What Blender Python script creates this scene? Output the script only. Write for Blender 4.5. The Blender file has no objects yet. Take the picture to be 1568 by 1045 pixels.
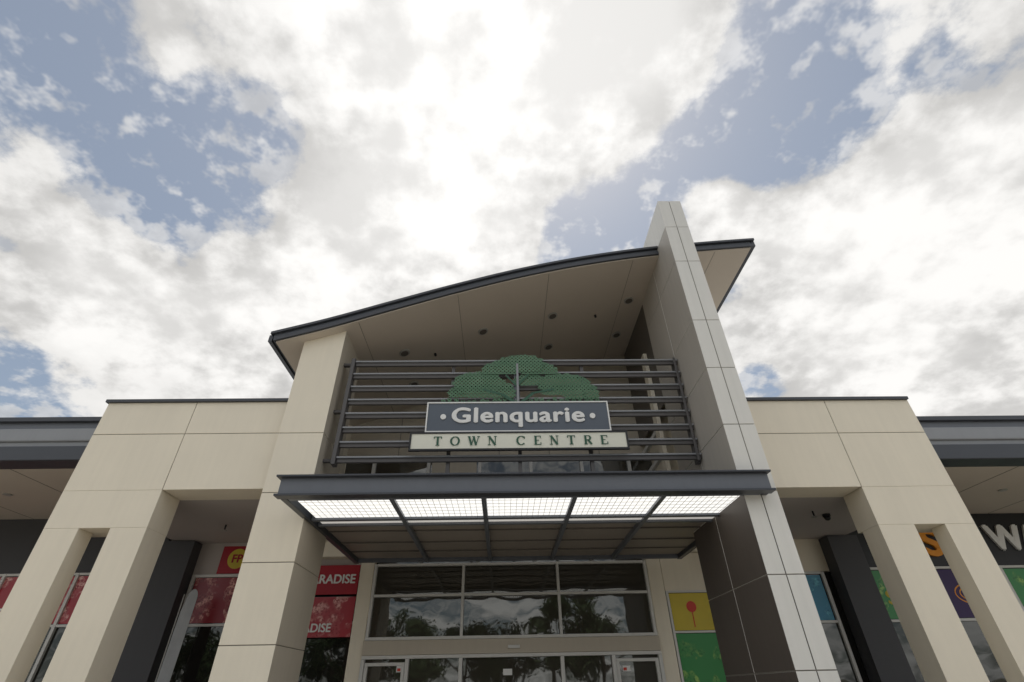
import bpy, bmesh, math, random
from mathutils import Vector, Matrix
random.seed(7)
sc=bpy.context.scene
COL=sc.collection
sc.view_settings.view_transform='Standard'
sc.view_settings.look='None'
sc.view_settings.exposure=0

# ---------------------------------------------------------------- camera
th=math.radians(35.67);ps=math.radians(1.5);ro=math.radians(1.15)
F=Vector((math.sin(ps)*math.cos(th),math.cos(ps)*math.cos(th),math.sin(th)))
R0=Vector((math.cos(ps),-math.sin(ps),0));U0=R0.cross(F)
R=R0*math.cos(ro)-U0*math.sin(ro);U=U0*math.cos(ro)+R0*math.sin(ro)
cd=bpy.data.cameras.new("camera");cam=bpy.data.objects.new("camera",cd);COL.objects.link(cam)
cd.sensor_width=36;cd.lens=36*750/1568;cd.clip_end=3000;cd.clip_start=0.05
m=Matrix((R,U,-F)).transposed().to_4x4();m.translation=Vector((0,0,1.5));cam.matrix_world=m
sc.camera=cam

# ---------------------------------------------------------------- node helpers
def newmat(name):
    m=bpy.data.materials.new(name);m.use_nodes=True
    nt=m.node_tree;b=nt.nodes['Principled BSDF'];return m,nt,b
def N(nt,t,**k):
    n=nt.nodes.new(t)
    for a,v in k.items(): setattr(n,a,v)
    return n
def mathn(nt,op,a,b=None,c=None):
    n=nt.nodes.new('ShaderNodeMath');n.operation=op
    for i,v in enumerate((a,b,c)):
        if v is None: continue
        if isinstance(v,(int,float)): n.inputs[i].default_value=v
        else: nt.links.new(v,n.inputs[i])
    return n.outputs[0]
def surf(name,col,rough=.6,var=.06,scale=1.2,streak=0.0,metal=0.0,bump=0.0,bscale=60,spec=.4):
    m,nt,b=newmat(name)
    geo=N(nt,'ShaderNodeNewGeometry')
    n1=N(nt,'ShaderNodeTexNoise');n1.inputs['Scale'].default_value=scale;n1.inputs['Detail'].default_value=5;n1.inputs['Roughness'].default_value=.6
    nt.links.new(geo.outputs['Position'],n1.inputs['Vector'])
    f=mathn(nt,'MULTIPLY_ADD',n1.outputs['Fac'],2*var,1-var)
    if streak:
        mp2=N(nt,'ShaderNodeMapping');mp2.inputs['Scale'].default_value=(6,6,.35)
        nt.links.new(geo.outputs['Position'],mp2.inputs['Vector'])
        n2=N(nt,'ShaderNodeTexNoise');n2.inputs['Scale'].default_value=1.5;n2.inputs['Detail'].default_value=4
        nt.links.new(mp2.outputs[0],n2.inputs['Vector'])
        f=mathn(nt,'MULTIPLY',f,mathn(nt,'MULTIPLY_ADD',n2.outputs['Fac'],2*streak,1-streak))
    v=N(nt,'ShaderNodeVectorMath',operation='SCALE');v.inputs[0].default_value=col;nt.links.new(f,v.inputs['Scale'])
    nt.links.new(v.outputs[0],b.inputs['Base Color'])
    b.inputs['Metallic'].default_value=metal
    b.inputs['Specular IOR Level'].default_value=spec
    r=mathn(nt,'MULTIPLY_ADD',n1.outputs['Fac'],.2,rough-.1);nt.links.new(r,b.inputs['Roughness'])
    if bump:
        n3=N(nt,'ShaderNodeTexNoise');n3.inputs['Scale'].default_value=bscale;n3.inputs['Detail'].default_value=2
        nt.links.new(geo.outputs['Position'],n3.inputs['Vector'])
        bp=N(nt,'ShaderNodeBump');bp.inputs['Strength'].default_value=bump;bp.inputs['Distance'].default_value=.01
        nt.links.new(n3.outputs['Fac'],bp.inputs['Height']);nt.links.new(bp.outputs[0],b.inputs['Normal'])
    return m

M={}
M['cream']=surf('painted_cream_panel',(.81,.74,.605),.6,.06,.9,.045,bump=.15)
M['creamside']=surf('cream_side_shade_and_beige',(.52,.465,.38),.6,.06,.9,.06,bump=.15)  # darker cream: side shade painted into the pillar, plain beige on gable, blinds, header
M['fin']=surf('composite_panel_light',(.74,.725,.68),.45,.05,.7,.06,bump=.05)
M['finshade']=surf('composite_panel_side_shade',(.47,.435,.385),.5,.07,.7,.07)  # fin panel darkened: shade below the roof painted into the side faces
M['finshadelow']=surf('composite_panel_canopy_shade',(.095,.08,.068),.5,.1,.7,.08)  # same fin panel, much darker: shade under the canopy put into its colour
M['joint']=surf('joint_sealant',(.20,.185,.16),.9)
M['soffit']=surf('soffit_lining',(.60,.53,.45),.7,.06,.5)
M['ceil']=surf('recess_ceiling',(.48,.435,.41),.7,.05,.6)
M['steel']=surf('painted_steel_slate',(.125,.137,.16),.4,.12,2,.06,spec=.5)
M['steeld']=surf('painted_steel_dark',(.042,.047,.058),.4,.1,2,spec=.5)
M['steell']=surf('painted_steel_grey',(.26,.27,.285),.45,.08,2,.06,spec=.5)
M['slat']=surf('louvre_blade',(.105,.10,.10),.5,.1,2)
M['char']=surf('charcoal_render',(.065,.065,.07),.6,.12,1.5,.05)
M['black']=surf('black_signboard',(.016,.016,.018),.4,.1,2)
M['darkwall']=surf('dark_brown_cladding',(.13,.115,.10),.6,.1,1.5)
M['frame']=surf('white_aluminium_frame',(.66,.65,.62),.4,.05,2)
M['alu']=surf('aluminium_frame_grey',(.42,.41,.38),.4,.05,2,metal=.2)
M['white']=surf('white_vinyl',(.8,.8,.78),.5,.03,2)
M['green']=surf('sign_green',(.03,.10,.06),.5,.1,4)
M['signblue']=surf('sign_slate_blue',(.10,.12,.15),.5,.08,3)
M['signcream']=surf('sign_cream',(.78,.77,.66),.5,.04,3)
M['orange']=surf('vinyl_orange',(.85,.33,.03),.5,.05,3)
M['yellow']=surf('vinyl_yellow',(.62,.49,.05),.45,.15,2)
M['redsolid']=surf('vinyl_red',(.38,.016,.03),.45,.12,3)
M['redlolly']=surf('vinyl_bright_red',(.62,.05,.03),.45,.08,3)
M['purple']=surf('vinyl_purple',(.045,.02,.10),.45,.15,2)
M['taupe']=surf('canopy_rear_sheet',(.32,.28,.24),.5,.14,1.5)
M['asphalt']=surf('asphalt',(.05,.05,.052),.85,.2,3,bump=.4,bscale=90)
M['paving']=surf('concrete_paving',(.38,.355,.31),.8,.12,1.5,bump=.3)
M['groundm']=surf('ground_grass',(.16,.15,.10),.9,.2,.3)
M['kerb']=surf('kerb_concrete',(.42,.41,.38),.8,.1,2)
M['roofm']=surf('metal_roof',(.30,.31,.32),.5,.08,.6)
M['line']=surf('road_paint',(.75,.75,.72),.7,.1,4)
M['bark']=surf('bark',(.12,.09,.07),.9,.2,6,bump=.5,bscale=20)
M['leaf']=surf('leaves',(.06,.10,.035),.7,.35,1.5)
M['flag']=surf('flag_fabric',(.38,.39,.40),.6,.2,5,.15)

def glassm(name,tint,refl,ior=1.5):
    m,nt,b=newmat(name)
    geo=N(nt,'ShaderNodeNewGeometry')
    n=N(nt,'ShaderNodeTexNoise');n.inputs['Scale'].default_value=.8;n.inputs['Detail'].default_value=2
    nt.links.new(geo.outputs['Position'],n.inputs['Vector'])
    bp=N(nt,'ShaderNodeBump');bp.inputs['Strength'].default_value=.35;bp.inputs['Distance'].default_value=.03
    nt.links.new(n.outputs['Fac'],bp.inputs['Height'])
    gl=N(nt,'ShaderNodeBsdfGlossy');gl.inputs['Roughness'].default_value=.02;gl.inputs['Color'].default_value=(.9,.92,.90,1)
    nt.links.new(bp.outputs[0],gl.inputs['Normal'])
    df=N(nt,'ShaderNodeBsdfDiffuse');df.inputs['Color'].default_value=(*tint,1)
    fr=N(nt,'ShaderNodeFresnel');fr.inputs['IOR'].default_value=ior
    fac=mathn(nt,'ADD',fr.outputs[0],refl)
    mx=N(nt,'ShaderNodeMixShader');nt.links.new(fac,mx.inputs[0]);nt.links.new(df.outputs[0],mx.inputs[1]);nt.links.new(gl.outputs[0],mx.inputs[2])
    nt.links.new(mx.outputs[0],nt.nodes['Material Output'].inputs['Surface'])
    return m
M['glass']=glassm('tinted_glass',(.05,.045,.036),.055)
M['glassd']=glassm('dark_glass',(.016,.015,.013),.03)

def printed(name,base,hi,dark,scale,thr=.52):
    m,nt,b=newmat(name)
    geo=N(nt,'ShaderNodeNewGeometry')
    v=N(nt,'ShaderNodeTexVoronoi');v.feature='SMOOTH_F1';v.inputs['Scale'].default_value=scale;nt.links.new(geo.outputs['Position'],v.inputs['Vector'])
    n=N(nt,'ShaderNodeTexNoise');n.inputs['Scale'].default_value=scale*.45;n.inputs['Detail'].default_value=2;nt.links.new(geo.outputs['Position'],n.inputs['Vector'])
    n2=N(nt,'ShaderNodeTexNoise');n2.inputs['Scale'].default_value=scale*3;n2.inputs['Detail'].default_value=5;n2.inputs['Roughness'].default_value=.7;nt.links.new(geo.outputs['Position'],n2.inputs['Vector'])
    def mr_(s,a,b_,c,d):
        r=N(nt,'ShaderNodeMapRange');r.interpolation_type='SMOOTHSTEP';r.inputs[1].default_value=a;r.inputs[2].default_value=b_;r.inputs[3].default_value=c;r.inputs[4].default_value=d;nt.links.new(s,r.inputs[0]);return r.outputs[0]
    reg=mr_(n.outputs['Fac'],thr,thr+.05,0,1)
    f=mathn(nt,'MULTIPLY',reg,mathn(nt,'MULTIPLY',mr_(v.outputs['Distance'],.2,.55,1,.1),mr_(n2.outputs['Fac'],.38,.6,.15,1)))
    d=mathn(nt,'MULTIPLY',reg,mr_(n2.outputs['Fac'],.35,.48,.8,0))
    mx=N(nt,'ShaderNodeMix',data_type='RGBA');mx.inputs[6].default_value=(*base,1);mx.inputs[7].default_value=(*hi,1);nt.links.new(f,mx.inputs[0])
    m2=N(nt,'ShaderNodeMix',data_type='RGBA');nt.links.new(mx.outputs[2],m2.inputs[6]);m2.inputs[7].default_value=(*dark,1);nt.links.new(d,m2.inputs[0])
    nt.links.new(m2.outputs[2],b.inputs['Base Color']);b.inputs['Roughness'].default_value=.35
    return m
M['redfruit']=printed('red_fruit_poster',(.40,.02,.035),(.85,.50,.45),(.2,.0,.01),5,.49)
M['redfruit2']=printed('dark_red_fruit_poster',(.26,.015,.025),(.75,.38,.32),(.08,.0,.01),6,.45)
M['greenv']=printed('green_food_poster',(.03,.25,.06),(.35,.55,.12),(.01,.10,.02),5,.54)
M['bluev']=printed('blue_sea_poster',(.02,.23,.38),(.10,.50,.60),(.01,.12,.25),5,.5)

def emis(name,col,s):
    m,nt,b=newmat(name);b.inputs['Base Color'].default_value=(.8,.8,.8,1)
    b.inputs['Emission Color'].default_value=(*col,1);b.inputs['Emission Strength'].default_value=s;return m
M['lamp']=emis('lit_diffuser',(1,.985,.95),.95)
M['lampdim']=emis('dim_diffuser',(1,.95,.88),.34)
M['smalllamp']=emis('small_lamp',(1,.9,.7),3)

m,nt,b=newmat('perforated_green_metal')
geo=N(nt,'ShaderNodeNewGeometry');sp=N(nt,'ShaderNodeSeparateXYZ');nt.links.new(geo.outputs['Position'],sp.inputs[0])
k=2*math.pi/.066
sx=mathn(nt,'SINE',mathn(nt,'MULTIPLY',mathn(nt,'ADD',sp.outputs[0],sp.outputs[2]),k/1.414))
sz=mathn(nt,'SINE',mathn(nt,'MULTIPLY',mathn(nt,'SUBTRACT',sp.outputs[0],sp.outputs[2]),k/1.414))
h=mathn(nt,'GREATER_THAN',mathn(nt,'ADD',sx,sz),.85)
nz=N(nt,'ShaderNodeTexNoise');nz.inputs['Scale'].default_value=3;nt.links.new(geo.outputs['Position'],nz.inputs['Vector'])
mx=N(nt,'ShaderNodeMix',data_type='RGBA');mx.inputs[6].default_value=(.06,.15,.08,1);mx.inputs[7].default_value=(.12,.22,.135,1);nt.links.new(nz.outputs['Fac'],mx.inputs[0])
nt.links.new(mx.outputs[2],b.inputs['Base Color']);b.inputs['Roughness'].default_value=.7
nt.links.new(mathn(nt,'SUBTRACT',1,h),b.inputs['Alpha'])
M['perf']=m

# ---------------------------------------------------------------- mesh helpers
def empty(name):
    o=bpy.data.objects.new(name,None);COL.objects.link(o);return o
def finish(name,bm,mat,parent,smooth=False,side=None):
    me=bpy.data.meshes.new(name);bmesh.ops.recalc_face_normals(bm,faces=bm.faces[:])
    if side:
        for f in bm.faces:
            if abs(f.normal.x)>.9: f.material_index=1
    bm.to_mesh(me);bm.free()
    if mat: me.materials.append(M[mat])
    if side: me.materials.append(M[side])
    if smooth:
        for p in me.polygons:p.use_smooth=True
    o=bpy.data.objects.new(name,me);COL.objects.link(o)
    if parent:o.parent=parent
    return o
def addbox(bm,x0,x1,y0,y1,z0,z1):
    vs=[bm.verts.new((x,y,z)) for z in(z0,z1) for y in(y0,y1) for x in(x0,x1)]
    for f in((0,1,3,2),(4,6,7,5),(0,4,5,1),(2,3,7,6),(0,2,6,4),(1,5,7,3)):
        bm.faces.new([vs[i] for i in f])
def boxes(name,L,mat,parent,bevel=0,side=None):
    bm=bmesh.new()
    for b in L:addbox(bm,*b)
    o=finish(name,bm,mat,parent,side=side)
    if bevel:
        md=o.modifiers.new('b','BEVEL');md.width=bevel;md.segments=2;md.limit_method='ANGLE'
    return o
G=.008
def block(name,xs,ys,zs,mat,parent,g=G,side=None):
    L=[]
    for i in range(len(xs)-1):
        for j in range(len(ys)-1):
            for k in range(len(zs)-1):
                L.append((xs[i]+(g if i else 0),xs[i+1]-(g if i<len(xs)-2 else 0),
                          ys[j]+(g if j else 0),ys[j+1]-(g if j<len(ys)-2 else 0),
                          zs[k]+(g if k else 0),zs[k+1]-(g if k<len(zs)-2 else 0)))
    o=boxes(name,L,mat,parent,bevel=.004,side=side)
    boxes(name+'_core',[(xs[0]+.015,xs[-1]-.015,ys[0]+.015,ys[-1]-.015,zs[0]+.015,zs[-1]-.015)],'joint',parent)
    return o
def cyl(name,c,r,h,mat,parent,r2=None,axis='Z',seg=20):
    bm=bmesh.new();bmesh.ops.create_cone(bm,cap_ends=True,segments=seg,radius1=r,radius2=r if r2 is None else r2,depth=h)
    if axis=='Y': bmesh.ops.rotate(bm,verts=bm.verts,matrix=Matrix.Rotation(math.pi/2,3,'X'))
    bmesh.ops.translate(bm,verts=bm.verts,vec=c);return finish(name,bm,mat,parent)
def text(name,body,size,x,y,z,mat,parent,off=.0,xs=1.0,ext=.01,align='CENTER',space=1.0):
    cu=bpy.data.curves.new(name,'FONT');cu.body=body;cu.size=size;cu.extrude=ext;cu.align_x=align;cu.space_character=space
    t=bpy.data.objects.new(name+'_tmp',cu);COL.objects.link(t)
    bpy.context.view_layer.update()
    me=bpy.data.meshes.new_from_object(t.evaluated_get(bpy.context.evaluated_depsgraph_get()))
    bpy.data.objects.remove(t)
    if off:
        bm=bmesh.new();k=0
        for dx,dz in((-off,0),(off,0),(0,-off*.7),(0,off*.7)):
            t2=me.copy();t2.transform(Matrix.Translation((dx,dz,k*.0015)));bm.from_mesh(t2);bpy.data.meshes.remove(t2);k+=1
        bm.to_mesh(me);bm.free()
    me.materials.clear();me.materials.append(M[mat])
    o=bpy.data.objects.new(name,me);COL.objects.link(o)
    o.location=(x,y,z);o.rotation_euler=(math.pi/2,0,0);o.scale=(xs,1,1);o.parent=parent
    return o
def poly(name,pts,y,t,mat,parent):
    bm=bmesh.new();a=[bm.verts.new((p[0],y,p[1])) for p in pts]
    f=bm.faces.new(a);r=bmesh.ops.extrude_face_region(bm,geom=[f])
    bmesh.ops.translate(bm,verts=[v for v in r['geom'] if isinstance(v,bmesh.types.BMVert)],vec=(0,t,0))
    return finish(name,bm,mat,parent)

B=empty('shopping_centre_building')

# ---------------------------------------------------------------- ground
def plane(name,x0,x1,y0,y1,z,mat,parent=None):
    bm=bmesh.new();v=[bm.verts.new(p) for p in((x0,y0,z),(x1,y0,z),(x1,y1,z),(x0,y1,z))];bm.faces.new(v);return finish(name,bm,mat,parent)
plane('ground',-800,800,-800,800,-.15,'groundm')
plane('road',-200,200,-34,-2.6,-.14,'asphalt')
P_=empty('pavement')
boxes('slab',[(-60,60,-2.4,16,-.149,0)],'paving',P_)
boxes('slab_joints',[(-60+2*i,-60+2*i+.012,-2.39,14.2,.0,.003) for i in range(60)],'joint',P_)
boxes('kerb',[(-60,60,-2.6,-2.402,-.139,.004)],'kerb',None,.02)
boxes('road_markings',[(-30+2.7*i,-30+2.7*i+.1,-9,-4,-.139,-.136) for i in range(23)]+[(-30+2.7*i,-30+2.7*i+.1,-25,-15,-.139,-.136) for i in range(23)],'line',None)

# ---------------------------------------------------------------- pillar + fin
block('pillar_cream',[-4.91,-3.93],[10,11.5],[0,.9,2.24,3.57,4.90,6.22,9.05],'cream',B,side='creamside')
block('fin_tower',[4.44,4.76,5.08],[8.9,10.4,11.8],[4.46,5.81,7.16,8.47,10.38,11.66],'fin',B,side='finshade')
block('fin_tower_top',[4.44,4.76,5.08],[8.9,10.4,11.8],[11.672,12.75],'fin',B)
block('fin_tower_base',[4.44,4.76,5.08],[8.9,10.4,11.8],[0,.35,1.7,3.04,4.448],'fin',B,side='finshadelow')

# ---------------------------------------------------------------- wings
def wing(tag,x0,xj,x1,top,j1,j2,bot,cols):
    a,b=min(x0,xj),max(x0,xj)
    Y0=10.25
    xs=sorted([x0,xj,x1])
    block('parapet_wall_'+tag,xs,[Y0,10.95],[j2,j1,top],'cream',B)
    block('wall_block_'+tag,[a,b],[Y0,10.95],[bot,j2-.004],'cream',B)
    for i,(p,q,dp) in enumerate(cols):
        block('column_%s_%d'%(tag,i+1),[p,q],[Y0+.002,Y0+dp],[0,.9,bot-.002],'cream',B)
    boxes('parapet_cap_'+tag,[(xs[0]-.05,xs[2],Y0-.06,11.05,top+.002,top+.07)],'steeld',B)
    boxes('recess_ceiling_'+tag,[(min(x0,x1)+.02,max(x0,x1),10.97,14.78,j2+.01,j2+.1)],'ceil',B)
    boxes('wing_roof_'+tag,[(min(x0,x1)+.05,max(x0,x1)-.05,11.0,34,top-.4,top-.3)],'roofm',B)
wing('left',-9.15,-7.12,-4.92,7.13,6.34,5.07,4.31,[(-9.15,-8.46,.42),(-7.84,-7.12,.69)])
wing('right',9.74,7.71,5.09,7.06,6.22,4.97,4.18,[(7.71,8.46,.55),(9.10,9.74,.40)])

def awning(tag,xa,xb,top,bot):
    boxes('awning_top_'+tag,[(xa,xb,10.36,10.9,top-.10,top)],'steeld',B)
    boxes('awning_panel_'+tag,[(xa,xb,10.46,10.95,top-.26,top-.102)],'steel',B)
    boxes('awning_band_'+tag,[(xa,xb,10.40,10.9,top-.58,top-.262)],'steell',B,.03)
    boxes('awning_mid_'+tag,[(xa,xb,10.46,10.9,top-.70,top-.582)],'steell',B)
    boxes('awning_gutter_'+tag,[(xa,xb,10.38,10.9,bot,top-.702)],'steeld',B,.02)
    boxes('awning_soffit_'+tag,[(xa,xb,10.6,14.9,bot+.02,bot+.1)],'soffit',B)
    n=int(abs(xb-xa)/2.4)
    boxes('awning_soffit_joint_'+tag,[(min(xa,xb)+2.4*i,min(xa,xb)+2.4*i+.012,10.62,14.8,bot+.014,bot+.019) for i in range(1,n+1)],'joint',B)
    boxes('awning_roof_'+tag,[(xa,xb,10.9,34,top-.5,top-.4)],'roofm',B)
awning('left',-40,-9.17,6.84,5.80)
awning('right',9.76,40,6.68,5.62)
DLn=empty('awning_downlight');DLn.parent=B
for i,x in enumerate((-10.6,-12.6,11.0,13.2)):
    z=5.82 if x<0 else 5.64
    cyl('lens_%d'%i,(x,12.6,z-.01),.10,.03,'alu',DLn)

# ---------------------------------------------------------------- curved roof
RP=[(-5.62,8.76),(-4.29,9.19),(-2.83,9.73),(-1.18,10.33),(0.58,10.90),(2.43,11.37),(4.46,11.74),(7.28,12.06)]
def rz(x):
    for i in range(len(RP)-1):
        if x<=RP[i+1][0] or i==len(RP)-2:
            x0,y0=RP[i];x1,y1=RP[i+1];t=(x-x0)/(x1-x0)
            def sl(k):
                if k<=0: return .32
                if k>=len(RP)-1: return .09
                return (RP[k+1][1]-RP[k-1][1])/(RP[k+1][0]-RP[k-1][0])
            d=x1-x0;m0=sl(i)*d;m1=sl(i+1)*d
            return (2*t**3-3*t*t+1)*y0+(t**3-2*t*t+t)*m0+(-2*t**3+3*t*t)*y1+(t**3-t*t)*m1
def arcslab(name,xa,xb,y0,y1,dt,db,mat,n=60):
    bm=bmesh.new();rows=[]
    for i in range(n+1):
        x=xa+(xb-xa)*i/n;z=rz(x)
        rows.append([bm.verts.new((x,y0,z-db)),bm.verts.new((x,y0,z-dt)),bm.verts.new((x,y1,z-dt)),bm.verts.new((x,y1,z-db))])
    for i in range(n):
        a,b=rows[i],rows[i+1]
        for k in range(4): bm.faces.new((a[k],b[k],b[(k+1)%4],a[(k+1)%4]))
    bm.faces.new(rows[0]);bm.faces.new(rows[-1][::-1])
    return finish(name,bm,mat,B)
arcslab('roof_flashing',-5.62,7.30,9.66,17.0,0,.07,'steeld')
arcslab('roof_fascia',-5.56,7.26,9.74,16.98,.072,.17,'steel')
arcslab('roof_gutter_edge',-5.53,7.22,9.70,16.96,.172,.27,'steeld')
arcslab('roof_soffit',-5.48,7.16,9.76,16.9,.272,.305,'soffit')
def ribbon(x,w,y0,y1):
    z=rz(x+w/2)-.3075;return (x,x+w,y0,y1,z-.002,z)
boxes('soffit_joint',[ribbon(x,.010,9.8,14.78) for x in (-3.6,-1.15,1.3,3.7,6.1)],'joint',B)
for nm,x in(('roof_end_left',-5.66),('roof_end_right',7.21)):
    z=rz(x+.05)
    boxes(nm,[(x,x+.09,9.72,17,z-.26,z-.075)],'steeld',B)
DL=empty('soffit_downlights');DL.parent=B
def soff(x): return rz(x)-.305
slp=lambda x:(rz(x+.05)-rz(x-.05))/.1
def disc(nm,x,y,r,h,mat):
    o=cyl(nm,(0,0,0),r,h,mat,DL);o.location=(x,y,soff(x)-h/2+.01);o.rotation_euler=(0,-math.atan(slp(x)),0);return o
for i,(x,y) in enumerate([(-2.77,11.6),(-.55,11.65),(1.56,11.7),(3.95,11.57),(-2.77,13.35),(1.56,13.35),(3.9,13.35)]):
    disc('trim_%d'%i,x,y,.15,.05,'alu');disc('lens_%d'%i,x,y,.11,.062,'darkwall')
for i,(x,y) in enumerate([(-1.97,12.1),(2.97,12.1)]):
    disc('sprinkler_%d'%i,x,y,.035,.09,'black')

# ---------------------------------------------------------------- upper back wall
def wallpoly():
    bm=bmesh.new();n=30;a=[]
    for i in range(n+1):
        x=-4.9+9.8*i/n;a.append((bm.verts.new((x,14.79,7.6)),bm.verts.new((x,14.79,rz(x)-.30))))
    for i in range(n): bm.faces.new((a[i][0],a[i+1][0],a[i+1][1],a[i][1]))
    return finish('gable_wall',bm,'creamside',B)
wallpoly()
boxes('gable_joints',[(x,x+.015,14.775,14.788,7.62,9.0) for x in(-3.3,-1.7,-.1,1.5,3.1)]+[(-4.88,4.4,14.774,14.787,8.6,8.615)],'joint',B)
boxes('upper_glazing',[(-4.9,4.9,14.83,14.86,4.4,7.75)],'glass',B)
L=[(x-.05,x+.05,14.74,14.86,4.4,7.6) for x in(-4.0,-2.3,-.7,.9,2.5,4.0)]+[(-4.9,4.9,14.745,14.855,z-.04,z+.04) for z in(5.6,6.6)]
boxes('upper_mullions',L,'frame',B)
boxes('upper_sill',[(-4.9,4.9,14.70,14.87,7.5,7.62)],'alu',B)
boxes('upper_blinds',[(-2.2,-.8,14.80,14.82,6.65,7.45),(1.0,2.4,14.80,14.82,5.7,6.5)],'creamside',B)
boxes('upper_side_wall',[(-5.0,-4.9,11.5,14.8,5.0,8.55)],'cream',B)
bm=bmesh.new()
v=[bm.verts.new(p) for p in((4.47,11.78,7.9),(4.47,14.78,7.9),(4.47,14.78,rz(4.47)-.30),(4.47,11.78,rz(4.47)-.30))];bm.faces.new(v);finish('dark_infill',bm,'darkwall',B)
boxes('infill_column',[(4.34,4.45,12.4,12.7,4.8,9.9)],'cream',B)
boxes('infill_rails',[(4.36,4.46,12.72,14.7,z,z+.12) for z in(5.3,6.0,6.7,7.4)],'frame',B)
boxes('body_side_wall',[(4.75,5.0,11.82,16.5,5.0,11.5),(-5.2,-5.0,11.5,16.5,5.0,8.4)],'cream',B)
boxes('building_body',[(-40,-9.3,15.05,34,0,6.2),(-9.2,-5.3,15.1,34,0,6.6),(-5.2,5.0,16.5,34,0,7.6),(5.1,9.6,15.1,34,0,6.6),(9.8,40,15.05,34,0,6.1)],'cream',B)
boxes('interior_lamp',[(-1.55,-1.47,14.70,14.73,6.2,6.28)],'smalllamp',B)

# ---------------------------------------------------------------- louvre screen
LS=empty('louvre_screen');LS.parent=B
n=8;zs=[5.70+i*(8.20-5.70)/(n-1) for i in range(n)]
boxes('blades',[(-3.62,4.42,10.27,10.34,z-.065,z+.06) for z in zs],'slat',LS,.008)
boxes('blade_lips',[(-3.62,4.42,10.225,10.268,z+.025,z+.06) for z in zs],'steell',LS)
boxes('posts',[(-3.72,-3.63,10.20,10.42,5.58,8.32),(4.335,4.425,10.36,10.5,5.58,8.32),(4.3,4.36,10.20,10.223,5.58,8.3)],'slat',LS,.008)
boxes('back_posts',[(x-.04,x+.04,10.345,10.45,4.7,8.3) for x in(-1.2,.4,2.0)],'slat',LS)
boxes('brackets',[(-3.93,-3.71,10.3,10.4,z-.03,z+.03) for z in(8.2,6.9,5.7)],'slat',LS)

# ---------------------------------------------------------------- sign
S=empty('shopping_centre_sign')
boxes('name_panel',[(-1.70,2.44,10.13,10.20,6.29,6.99)],'signblue',S,.005)
e=.028
boxes('name_border',[(-1.73,2.47,10.11,10.19,6.99,6.99+e),(-1.73,2.47,10.11,10.19,6.29-e,6.29),(-1.73,-1.70,10.11,10.19,6.29,6.99),(2.44,2.47,10.11,10.19,6.29,6.99)],'white',S)
text('name_text','Glenquarie',.52,.37,10.115,6.50,'white',S,off=.017,xs=1.22,ext=.012,space=1.08)
cyl('dot_l',(-1.34,10.12,6.64),.065,.03,'white',S,axis='Y');cyl('dot_r',(2.08,10.12,6.64),.065,.03,'white',S,axis='Y')
boxes('town_panel',[(-2.0,2.76,10.07,10.13,5.84,6.20)],'signcream',S)
boxes('town_border',[(-2.04,2.80,10.05,10.12,6.20,6.235),(-2.04,2.80,10.05,10.12,5.80,5.84),(-2.04,-2.0,10.05,10.12,5.84,6.20),(2.76,2.80,10.05,10.12,5.84,6.20)],'black',S)
TH=.045;TN=.018
def stroke(bm,p,q,w,y=10.055):
    p=Vector(p);q=Vector(q);d=(q-p).normalized();nn=Vector((-d.y,d.x))*w/2
    bm.faces.new([bm.verts.new((v.x,y,v.y)) for v in (p+nn,p-nn,q-nn,q+nn)])
ycnt=[0]
def arcst(bm,cx,cy,rx,ry,a0,a1,x0,z0,h):
    k=14
    for i in range(k):
        t0=a0+(a1-a0)*i/k;t1=a0+(a1-a0)*(i+1)/k;tm=(t0+t1)/2
        stroke(bm,(x0+cx+rx*math.cos(t0),z0+cy+ry*math.sin(t0)),(x0+cx+rx*math.cos(t1),z0+cy+ry*math.sin(t1)),TN+(TH-TN)*abs(math.cos(tm)),y=10.055+.0004*(i%3))
def letter(bm,ch,x,z,h):
    def s(a,b,w):
        ycnt[0]+=1;stroke(bm,(x+a[0]*h,z+a[1]*h),(x+b[0]*h,z+b[1]*h),w,y=10.053-.0004*(ycnt[0]%7))
    def serif(cx,cy,w=.3): s((cx-w/2,cy),(cx+w/2,cy),TN)
    if ch=='T': s((.4,0),(.4,1),TH);serif(.4,.03,.4);s((0,.97),(.8,.97),TN);s((.02,.75),(.02,1),TN);s((.78,.75),(.78,1),TN);return .8
    if ch in'O': arcst(bm,.45*h,.5*h,.42*h,.48*h,0,2*math.pi,x,z,h);return .9
    if ch=='C': arcst(bm,.45*h,.5*h,.42*h,.48*h,.75,2*math.pi-.75,x,z,h);s((.78,.65),(.78,.95),TN);return .85
    if ch=='W': s((.05,1),(.32,0),TH);s((.32,0),(.55,.95),TN);s((.52,1),(.8,0),TH);s((.8,0),(1.05,1),TN);serif(.05,.97);serif(1.05,.97);serif(.52,.97);return 1.1
    if ch=='N': s((.12,0),(.12,1),TN);s((.1,1),(.75,0),TH);s((.75,0),(.75,1),TN);serif(.12,.03);serif(.75,.97);serif(.08,.97);return .87
    if ch=='E': s((.15,0),(.15,1),TH);s((0,.97),(.68,.97),TN);s((0,.03),(.7,.03),TN);s((.15,.5),(.5,.5),TN);s((.68,.75),(.68,1),TN);s((.7,0),(.7,.28),TN);return .72
    if ch=='R': s((.15,0),(.15,1),TH);serif(.15,.03,.35);s((0,.97),(.45,.97),TN);s((.15,.5),(.45,.5),TN);arcst(bm,.45*h,.735*h,.22*h,.235*h,-math.pi/2,math.pi/2,x,z,h);s((.4,.5),(.75,0),TH);return .8
bm=bmesh.new();x=-1.50;h=.21
for ch in 'TOWN CENTRE':
    if ch==' ': x+=.25;continue
    x+=letter(bm,ch,x,5.915,h)*h+.202
finish('town_text',bm,'green',S)
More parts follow.
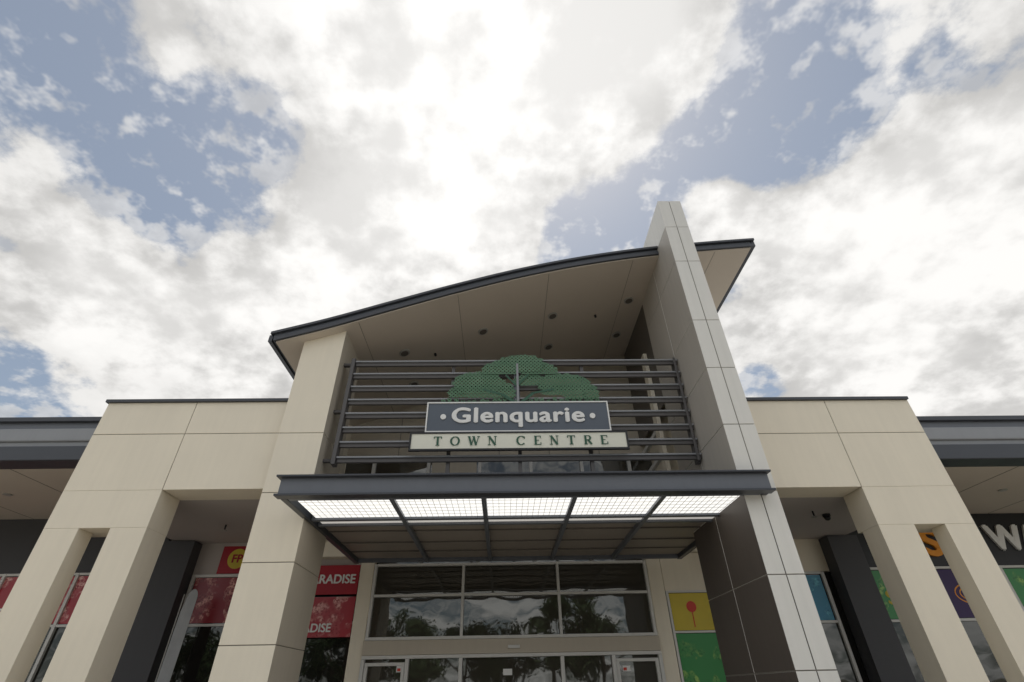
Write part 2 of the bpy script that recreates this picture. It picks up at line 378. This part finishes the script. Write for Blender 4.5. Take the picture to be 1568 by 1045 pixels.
def lobe(nm,cx,cz,rx,rz_,y,seed,bumps,mat='perf'):
    r=random.Random(seed);pts=[];n=84;cx+=.05
    ph=[r.uniform(0,6.28) for _ in range(4)]
    for i in range(n):
        a=2*math.pi*i/n
        k=1+.10*abs(math.sin(bumps*a/2+ph[0]))+.06*math.sin(3*a+ph[1])+.035*math.sin(17*a+ph[2])
        zz=cz+rz_*k*math.sin(a)
        pts.append((cx+rx*k*math.cos(a),max(zz,cz-rz_*.62) if math.sin(a)<0 else zz))
    poly(nm,pts,y,.004,mat,S)
lobe('crown_top',.40,8.05,.58,.30,10.150,1,14)
lobe('crown_top_l',-.08,7.93,.46,.21,10.156,9,12)
lobe('crown_top_r',.85,7.93,.44,.21,10.162,10,12)
lobe('crown_left',-.62,7.50,.56,.38,10.168,2,14)
lobe('crown_left_low',-.30,7.35,.56,.30,10.174,3,12)
lobe('crown_left_tip',-1.0,7.30,.30,.20,10.177,13,10)
lobe('crown_right',1.45,7.45,.60,.37,10.180,4,14)
lobe('crown_right_low',1.85,7.28,.42,.26,10.186,5,12)
lobe('crown_mid',.62,7.62,.36,.20,10.192,6,12)
bm=bmesh.new();stroke(bm,(.38,7.0),(.38,8.1),.05,y=10.145);finish('trunk',bm,'steell',S)
bm=bmesh.new()
for p,q,wd in(((.32,7.02),(.0,7.25),.07),((.0,7.25),(-.45,7.38),.05),((.44,7.02),(.75,7.28),.07),((.75,7.28),(1.25,7.38),.05),((.38,7.45),(.1,7.78),.04),((.38,7.5),(.65,7.8),.04)): stroke(bm,p,q,wd,y=10.166)
finish('branches',bm,'green',S)
bm=bmesh.new()
for i in range(26):
    a=-1.35+i*.145;rr=random.uniform(.05,.12)
    stroke(bm,(a,7.02),(a+random.uniform(-.05,.05),7.02+rr*1.6),.10,y=10.198+.0005*(i%4))
finish('grass_tufts',bm,'perf',S)
boxes('sign_brackets',[(-1.45,-1.35,10.21,10.222,6.3,6.95),(2.1,2.2,10.21,10.222,6.3,6.95),(.3,.42,10.21,10.222,6.3,8.2),(-1.5,-1.4,10.135,10.222,5.86,6.18),(2.1,2.2,10.135,10.222,5.86,6.18)],'steel',S)

# ---------------------------------------------------------------- entrance canopy
C=empty('entrance_canopy');C.parent=B
cx0,cx1=-3.97,4.86;zb=4.37
boxes('front_beam',[(cx0,cx1,8.66,8.70,zb+.03,4.70)],'steel',C)
boxes('front_flanges',[(cx0-.06,cx1+.04,8.56,8.80,4.70,4.735),(cx0-.03,cx1+.03,8.57,8.78,zb-.01,zb+.029)],'steeld',C,.006)
boxes('side_beams',[(cx0,cx0+.12,8.81,14.2,zb,4.68),(cx1-.12,cx1,8.81,14.2,zb,4.68)],'steeld',C,.01)
div=[-3.80,-2.01,-.34,1.33,2.97,4.68]
boxes('long_beams',[(d-.045,d+.045,8.82,14.18,zb+.004,zb+.12) for d in div[1:-1]],'steel',C,.008)
boxes('cross_beams',[(cx0+.13,cx1-.13,y,y+w,zb+.006,zb+.15) for y,w in((8.83,.10),(10.14,.12),(10.56,.10),(14.05,.1))],'steel',C,.008)
L=[];L2=[];grid=[]
for i in range(5):
    a=div[i]+.05;b=div[i+1]-.05
    L.append((a,b,8.94,10.13,zb+.05,zb+.06))
    L2.append((a,b,10.27,10.55,zb+.05,zb+.06))
    for k in range(1,14):
        xx=a+(b-a)*k/14;grid.append((xx-.0035,xx+.0035,8.94,10.13,zb+.042,zb+.049))
    for k in range(1,6):
        yy=8.94+1.19*k/6;grid.append((a,b,yy-.005,yy+.005,zb+.043,zb+.0485))
boxes('light_diffusers',L,'lamp',C);boxes('diffuser_strip',L2,'lampdim',C)
boxes('diffuser_grid',grid,'frame',C)
boxes('rear_sheets',[(cx0+.13,cx1-.13,10.67,14.04,zb+.10,zb+.12)],'taupe',C)
boxes('rear_purlins',[(cx0+.13,cx1-.13,y,y+.03,zb+.07,zb+.098) for y in(11.3,12.3,13.2)],'darkwall',C)
boxes('canopy_top',[(cx0+.13,cx1-.13,8.83,14.18,zb+.2,zb+.23)],'roofm',C)

# ---------------------------------------------------------------- entrance glazing
E=empty('entrance_glazing');E.parent=B
boxes('glass_panes',[(-3.46,3.92,14.54,14.56,0,4.42)],'glass',E)
fr=[]
for x in(-3.44,-1.06,1.49,3.90): fr.append((x-.035,x+.035,14.44,14.57,2.69,4.40))
for z in(3.63,4.38): fr.append((-3.4,3.86,14.445,14.575,z-.03,z+.03))
fr.append((-3.48,3.94,14.43,14.58,2.62,2.69))
boxes('upper_frame',fr,'frame',E,.006)
boxes('door_header',[(-3.5,3.96,14.41,14.58,2.30,2.615)],'creamside',E,.01)
fr=[]
for x in(-3.46,-2.37,-1.05,1.47,2.75,3.92): fr.append((x-.045,x+.045,14.43,14.58,0,2.22))
fr.append((-3.5,3.96,14.425,14.585,2.222,2.296))
for a,b in((-3.41,-2.42),(2.80,3.87)):
    fr.append((a+.002,b-.002,14.46,14.57,2.08,2.15));fr.append((a+.002,a+.08,14.46,14.57,.002,2.08));fr.append((b-.08,b-.002,14.46,14.57,.002,2.08));fr.append((a+.082,b-.082,14.46,14.57,.9,1.0))
boxes('door_frames',fr,'frame',E,.006)
boxes('door_sensor',[(.12,.42,14.34,14.41,2.40,2.47)],'frame',E,.01)
boxes('door_sticker',[(-2.62,-2.5,14.50,14.535,1.95,2.1),(2.95,3.15,14.50,14.535,1.88,2.0),(.0,.22,14.53,14.538,1.85,1.98)],'white',E)
boxes('door_sticker_red',[(-2.60,-2.52,14.495,14.498,1.97,2.03),(2.97,3.05,14.495,14.498,1.9,1.96)],'redlolly',E)
boxes('cream_strips',[(-3.86,-3.50,14.5,14.7,0,4.6),(3.96,4.34,14.5,14.7,0,4.6)],'cream',E)
boxes('entrance_lintel',[(-5.4,5.9,14.48,14.9,4.62,5.1)],'cream',E)

# ---------------------------------------------------------------- shopfronts
SF=empty('shopfront');SF.parent=B
Y=14.8
boxes('glass_left',[(-9.5,-3.9,Y-.02,Y,0,4.2)],'glassd',SF)
boxes('bulkhead_left',[(-9.5,-3.9,Y-.03,Y+.1,4.26,5.1)],'ceil',SF)
boxes('glass_far_left',[(-40,-9.5,Y-.02,Y,0,4.35)],'glassd',SF)
boxes('bulkhead_far_left',[(-40,-9.5,Y-.03,Y+.1,4.35,5.85)],'char',SF)
boxes('charcoal_column',[(-9.42,-8.5,14.35,14.77,0,5.06)],'char',SF)
fr=[(-40,-9.5,Y-.09,Y-.021,4.29,4.35),(-40,-9.5,Y-.09,Y-.021,3.06,3.12)]
for i in range(14): fr.append((-9.62-1.95*i-.04,-9.62-1.95*i+.04,Y-.1,Y-.022,0,4.35))
fr+=[(-8.46,-8.38,Y-.1,Y-.022,0,4.26),(-8.38,-3.9,Y-.09,Y-.021,4.19,4.26),(-8.38,-3.9,Y-.09,Y-.021,3.02,3.08),(-6.6,-6.52,Y-.1,Y-.022,0,4.19),(-5.42,-5.36,Y-.1,Y-.022,0,4.6)]
boxes('frames_left',fr,'frame',SF,.006)
boxes('glass_right',[(4.3,10.0,Y-.02,Y,0,4.1)],'glassd',SF)
boxes('bulkhead_right',[(4.3,9.3,Y-.03,Y+.1,4.12,5.0)],'cream',SF)
boxes('bulkhead_right_dark',[(9.302,11.6,Y-.032,Y+.1,4.2,5.3)],'black',SF)
boxes('bulkhead_far_right',[(11.6,40,Y-.03,Y+.1,4.2,5.7)],'black',SF)
boxes('glass_far_right',[(10,40,Y-.02,Y,0,4.2)],'glassd',SF)
boxes('charcoal_column_right',[(9.15,10.0,14.3,14.76,0,4.96)],'char',SF)
fr=[(8.86,8.94,Y-.1,Y-.022,0,4.1),(5.7,8.86,Y-.09,Y-.021,4.05,4.11),(5.7,8.86,Y-.09,Y-.021,2.86,2.92)]
fr+=[(10.02,40,Y-.09,Y-.021,4.13,4.19),(10.02,40,Y-.09,Y-.021,2.85,2.91)]
for x in(10.06,11.3,14.0,15.5,17,19): fr.append((x-.04,x+.04,Y-.1,Y-.022,0,4.19))
fr+=[(4.36,4.42,14.49,14.56,0,3.62),(4.36,5.9,14.495,14.555,3.60,3.65),(4.36,5.9,14.495,14.555,2.67,2.72)]
boxes('frames_right',fr,'frame',SF,.006)
boxes('side_window_right',[(4.4,5.9,14.56,14.6,0,3.6)],'glassd',SF)
boxes('side_bulkhead_right',[(4.36,5.9,14.53,14.6,3.652,4.6)],'cream',SF)

def poster(nm,x0,x1,z0,z1,y,mat):
    P=empty(nm);boxes('sheet',[(x0,x1,y-.006,y,z0,z1)],mat,P);return P
p=poster('shop_poster',-5.36,-3.90,3.70,4.42,14.60,'redsolid')
text('lettering','PARADISE',.31,-3.98,14.585,3.97,'white',p,off=.010,xs=.98,ext=.004,align='RIGHT')
p=poster('shop_poster',-5.36,-3.90,2.72,3.64,14.60,'redfruit')
text('lettering','PARADISE',.27,-4.42,14.585,2.84,'white',p,off=.008,xs=1.0,ext=.004,align='RIGHT')
p=poster('shop_poster',-8.36,-6.64,3.10,4.18,14.765,'redfruit2')
p=poster('shop_poster',-7.86,-5.4,4.28,4.99,14.76,'redsolid')
cyl('logo_disc',(-7.40,14.75,4.66),.26,.01,'yellow',p,axis='Y',seg=32)
text('logo_letters','FP',.3,-7.40,14.742,4.56,'redsolid',p,off=.01,ext=.003)
for i in range(5):
    a=-9.68-1.95*i
    p=poster('shop_poster',a-1.85,a-.02,3.14,4.27,14.765,'redfruit')
    if i in(1,2): text('lettering','PARADISE',.30,a-.95,14.755,3.3,'white',p,off=.010,ext=.003)
p=poster('shop_poster',4.44,5.60,2.73,3.59,14.55,'yellow')
cyl('lolly',(4.98,14.54,3.27),.13,.01,'redlolly',p,axis='Y',seg=28)
boxes('stick',[(4.965,4.99,14.536,14.543,2.8,3.14)],'redlolly',p)
p=poster('shop_poster',4.44,5.60,1.15,2.66,14.55,'greenv')
p=poster('shop_poster',7.6,8.82,2.93,4.02,14.765,'bluev')
p=poster('shop_poster',10.14,11.24,2.93,4.11,14.765,'greenv')
text('lettering','SUB',.46,10.85,14.755,3.28,'yellow',p,off=.018,ext=.003)
p=poster('shop_poster',11.36,12.0,2.93,4.11,14.765,'greenv')
p=poster('shop_poster',12.1,13.9,2.93,4.11,14.75,'purple')
bm=bmesh.new()
for k in range(3):
    for i in range(30):
        a0=2*math.pi*i/30;a1=2*math.pi*(i+1)/30;rx=.2+.13*k;rr=.10+.075*k
        stroke(bm,(12.85+rx*math.cos(a0),3.5+rr*math.sin(a0)),(12.85+rx*math.cos(a1),3.5+rr*math.sin(a1)),.03,y=14.74+.0004*(i%2))
finish('rings',bm,'orange',p)
cyl('planet',(12.85,14.738,3.5),.12,.006,'redlolly',p,axis='Y',seg=24)
for i in range(3):
    p=poster('shop_poster',14.1+1.5*i,15.4+1.5*i,2.93,4.11,14.765,'greenv')
    text('lettering','FRESH',.34,14.8+1.5*i,14.755,3.3,'white',p,off=.012,ext=.003)
p=empty('shop_sign');text('letter_s','S',1.0,12.38,14.74,4.50,'orange',p,off=.05,xs=1.25,ext=.03)
p=empty('shop_sign');text('letters','WAREHOUSE',.95,14.15,14.74,4.62,'white',p,off=.045,ext=.03,align='LEFT')

# feather flag in front of the left shop window
FF=empty('feather_flag')
pts=[(-8.20,.55),(-7.92,.50)]
for i in range(13):
    t=i/12;pts.append((-7.90+.06*t-.02*t*t,.5+3.05*t))
for i in range(9):
    a=math.pi*i/8;pts.append((-7.99+.13*math.cos(a),3.6+.22*math.sin(a)))
pts.append((-8.17,3.3))
poly('fabric',pts,14.2,.006,'flag',FF)
cyl('pole',(-8.21,14.205,1.85),.014,3.7,'alu',FF)
cyl('foot',(-8.21,14.205,.03),.22,.06,'black',FF)

D=empty('security_camera');cyl('base',(8.05,12.3,4.95),.09,.06,'black',D)
bm=bmesh.new();bmesh.ops.create_uvsphere(bm,u_segments=16,v_segments=10,radius=.075);bmesh.ops.translate(bm,verts=bm.verts,vec=(8.05,12.3,4.90));finish('dome',bm,'black',D,True)
for px_ in((7.55,12.0,4.90),(-7.0,12.9,5.0)):
    D=empty('ceiling_light');cyl('stem',px_,.02,.14,'black',D);cyl('plate',(px_[0],px_[1],px_[2]-.07),.07,.02,'alu',D)

# ---------------------------------------------------------------- trees behind the viewer (reflected in the glass)
def tree_mesh(seed,H):
    r=random.Random(seed);bm=bmesh.new()
    def limb(p,q,r0,r1):
        d=(q-p);rot=d.to_track_quat('Z','Y').to_matrix()
        ring=[]
        for t,rr in((0,r0),(1,r1)):
            ring.append([bm.verts.new(p+d*t+rot@Vector((rr*math.cos(a),rr*math.sin(a),0))) for a in [2*math.pi*i/8 for i in range(8)]])
        for i in range(8):bm.faces.new((ring[0][i],ring[0][(i+1)%8],ring[1][(i+1)%8],ring[1][i])).material_index=0
    top=Vector((r.uniform(-.3,.3),r.uniform(-.3,.3),H*.35));limb(Vector((0,0,-.2)),top,.28,.18)
    cl=[]
    for i in range(12):
        a=r.uniform(0,6.28);q=top+Vector((math.cos(a)*H*r.uniform(.12,.38),math.sin(a)*H*r.uniform(.12,.38),H*r.uniform(.0,.55)))
        limb(top+Vector((0,0,-H*r.uniform(0,.1))),q,.11,.03);cl.append(q)
        cl.append(q+Vector((r.uniform(-1,1),r.uniform(-1,1),r.uniform(-.6,.9))))
    for c in cl:
        R_=r.uniform(.9,1.7)
        for k in range(150):
            v=Vector((r.gauss(0,1),r.gauss(0,1),r.gauss(0,.75)));v=v.normalized()*R_*r.uniform(.3,1.05)+c
            s=r.uniform(.14,.26);a=Vector((r.gauss(0,1),r.gauss(0,1),r.gauss(0,1))).normalized();b_=a.orthogonal().normalized()
            f=bm.faces.new([bm.verts.new(v+a*s),bm.verts.new(v+b_*s*.6),bm.verts.new(v-a*s),bm.verts.new(v-b_*s*.6)]);f.material_index=1
    me=bpy.data.meshes.new('tree_mesh');bm.to_mesh(me);bm.free();me.materials.append(M['bark']);me.materials.append(M['leaf']);return me
tm=[tree_mesh(1,8.5),tree_mesh(2,7.5),tree_mesh(3,9.5)]
for i in range(14):
    o=bpy.data.objects.new('tree',tm[i%3]);COL.objects.link(o);o.location=(-36+5.4*i+random.uniform(-1.5,1.5),-38+random.uniform(-4,3),-.15);o.rotation_euler=(0,0,random.uniform(0,6));s=random.uniform(.8,1.3);o.scale=(s,s,s)

# ---------------------------------------------------------------- sun + sky
sun_el=math.radians(66);sun_az=math.radians(7)
sd=Vector((math.sin(sun_az)*math.cos(sun_el),math.cos(sun_az)*math.cos(sun_el),math.sin(sun_el)))
sl_=bpy.data.lights.new('sun','SUN');sl_.energy=3.5;sl_.angle=math.radians(.6);sl_.color=(1,.95,.87)
so=bpy.data.objects.new('sun',sl_);COL.objects.link(so);so.rotation_euler=(-sd).to_track_quat('-Z','Y').to_euler()
w=bpy.data.worlds.new('World');sc.world=w;w.use_nodes=True;nt=w.node_tree
try:
    w.cycles.sampling_method='MANUAL';w.cycles.sample_map_resolution=512
except Exception as ex: print(ex)
bg=nt.nodes['Background'];bg.inputs['Strength'].default_value=1.0
sky=N(nt,'ShaderNodeTexSky');sky.sky_type='NISHITA';sky.sun_disc=False;sky.sun_elevation=sun_el;sky.sun_rotation=sun_az;sky.air_density=1.0;sky.dust_density=1.0
tc=N(nt,'ShaderNodeTexCoord');D_=tc.outputs['Generated']
# cloud masses (+) and clear patches (-): azimuth deg, elevation deg, angular radius, weight
CL=[(6.0,68.3,.308,.48),(-23.8,61.8,.213,.26),(32.5,63.8,.151,.30),(-14.8,51.3,.183,.28),(-21,43,.209,.33),(-.8,50.1,.102,.28),(-9.2,59.9,.23,.20),
(-55.6,36.7,.078,.30),(-49.4,33.1,.095,.24),(-38.9,33.7,.113,.22),(-40.1,26.5,.144,.30),(-26.4,34.5,.189,.28),(54.9,34.5,.158,.58),(46.1,33.2,.173,.46),
(40.7,39.3,.074,.35),(35.5,45.7,.045,.50),(44.4,22,.225,.36),(58.7,49.3,.041,.22),
(-43.7,46.5,.112,-.48),(-47.2,41.1,.065,-.35),(-60.3,42.8,.089,-.22),(-55.7,46.6,.105,-.20),(-64.1,47.4,.070,-.32),(-35.5,42.7,.058,-.30),
(43.7,48.2,.092,-.55),(52.9,50.4,.10,-.40),(33.7,51.4,.105,-.50),(52.3,56.7,.081,-.30),(12.4,47.2,.095,-.60),(20.3,48.3,.074,-.42),(62.9,42.5,.052,-.25),(-49,23.2,.042,-.50),(32.6,26.2,.039,-.30)]
acc=None
for (az,el,rad,w_) in CL:
    az=math.radians(az);el=math.radians(el);d=Vector((math.sin(az)*math.cos(el),math.cos(az)*math.cos(el),math.sin(el)))
    vm=N(nt,'ShaderNodeVectorMath',operation='DOT_PRODUCT');nt.links.new(D_,vm.inputs[0]);vm.inputs[1].default_value=d
    e_=mathn(nt,'EXPONENT',mathn(nt,'MULTIPLY_ADD',vm.outputs['Value'],2/rad**2,-2/rad**2))
    acc=mathn(nt,'MULTIPLY',e_,w_) if acc is None else mathn(nt,'MULTIPLY_ADD',e_,w_,acc)
s3=N(nt,'ShaderNodeSeparateXYZ');nt.links.new(D_,s3.inputs[0])
zc=mathn(nt,'MAXIMUM',mathn(nt,'ADD',s3.outputs[2],.35),.2)
inv=mathn(nt,'DIVIDE',1,zc)
pv=N(nt,'ShaderNodeVectorMath',operation='SCALE');nt.links.new(D_,pv.inputs[0]);nt.links.new(inv,pv.inputs['Scale'])
def noise(vec,scale,detail,rough,offset=None):
    if offset is not None:
        a=N(nt,'ShaderNodeVectorMath',operation='ADD');nt.links.new(vec,a.inputs[0]);a.inputs[1].default_value=offset;vec=a.outputs[0]
    n=N(nt,'ShaderNodeTexNoise');n.inputs['Scale'].default_value=scale;n.inputs['Detail'].default_value=detail;n.inputs['Roughness'].default_value=rough
    nt.links.new(vec,n.inputs['Vector']);return n.outputs['Fac']
def mr(v,a,b,c=0,d=1,smooth=True):
    n=N(nt,'ShaderNodeMapRange');n.interpolation_type='SMOOTHSTEP' if smooth else 'LINEAR'
    nt.links.new(v,n.inputs[0]);n.inputs[1].default_value=a;n.inputs[2].default_value=b;n.inputs[3].default_value=c;n.inputs[4].default_value=d;return n.outputs[0]
nA=noise(pv.outputs[0],5.0,7,.58)
nB=noise(pv.outputs[0],5.0,3,.5,tuple(sd*0.045))
nL=noise(pv.outputs[0],24,3,.6,(7,2,5))
fld=mathn(nt,'ADD',acc,.50)
fld=mathn(nt,'MULTIPLY_ADD',mathn(nt,'SUBTRACT',nA,.5),1.6,fld)
alpha=mr(fld,.42,.62)
a2=mathn(nt,'MULTIPLY',mr(mathn(nt,'MULTIPLY_ADD',acc,.30,nL),.40,.62),.62)
alpha=mathn(nt,'MAXIMUM',alpha,a2)
lit=mr(mathn(nt,'SUBTRACT',nA,nB),-.10,.10,.0,1.)
thick=mr(fld,.55,1.1)
sh=mathn(nt,'MULTIPLY_ADD',lit,.28,.57)
sh=mathn(nt,'MULTIPLY_ADD',thick,.15,sh)
vs=N(nt,'ShaderNodeVectorMath',operation='DOT_PRODUCT');nt.links.new(D_,vs.inputs[0]);vs.inputs[1].default_value=sd
gl=mathn(nt,'EXPONENT',mathn(nt,'MULTIPLY_ADD',vs.outputs['Value'],2/.45**2,-2/.45**2))
sh=mathn(nt,'MULTIPLY_ADD',gl,.17,sh)
# clouds opposite the sun, unseen behind the viewer, brightened to light the facade
fl=mr(s3.outputs[1],-.1,-.8,0,.55)
sh=mathn(nt,'ADD',sh,fl)
cc=N(nt,'ShaderNodeVectorMath',operation='SCALE');cc.inputs[0].default_value=(1.0,.985,.96);nt.links.new(sh,cc.inputs['Scale'])
sk=N(nt,'ShaderNodeVectorMath',operation='MULTIPLY_ADD');nt.links.new(sky.outputs[0],sk.inputs[0]);sk.inputs[1].default_value=(.06,.06,.055);sk.inputs[2].default_value=(.175,.19,.22)
mx=N(nt,'ShaderNodeMix',data_type='RGBA');nt.links.new(alpha,mx.inputs[0]);nt.links.new(sk.outputs[0],mx.inputs[6]);nt.links.new(cc.outputs[0],mx.inputs[7])
nt.links.new(mx.outputs[2],bg.inputs['Color'])
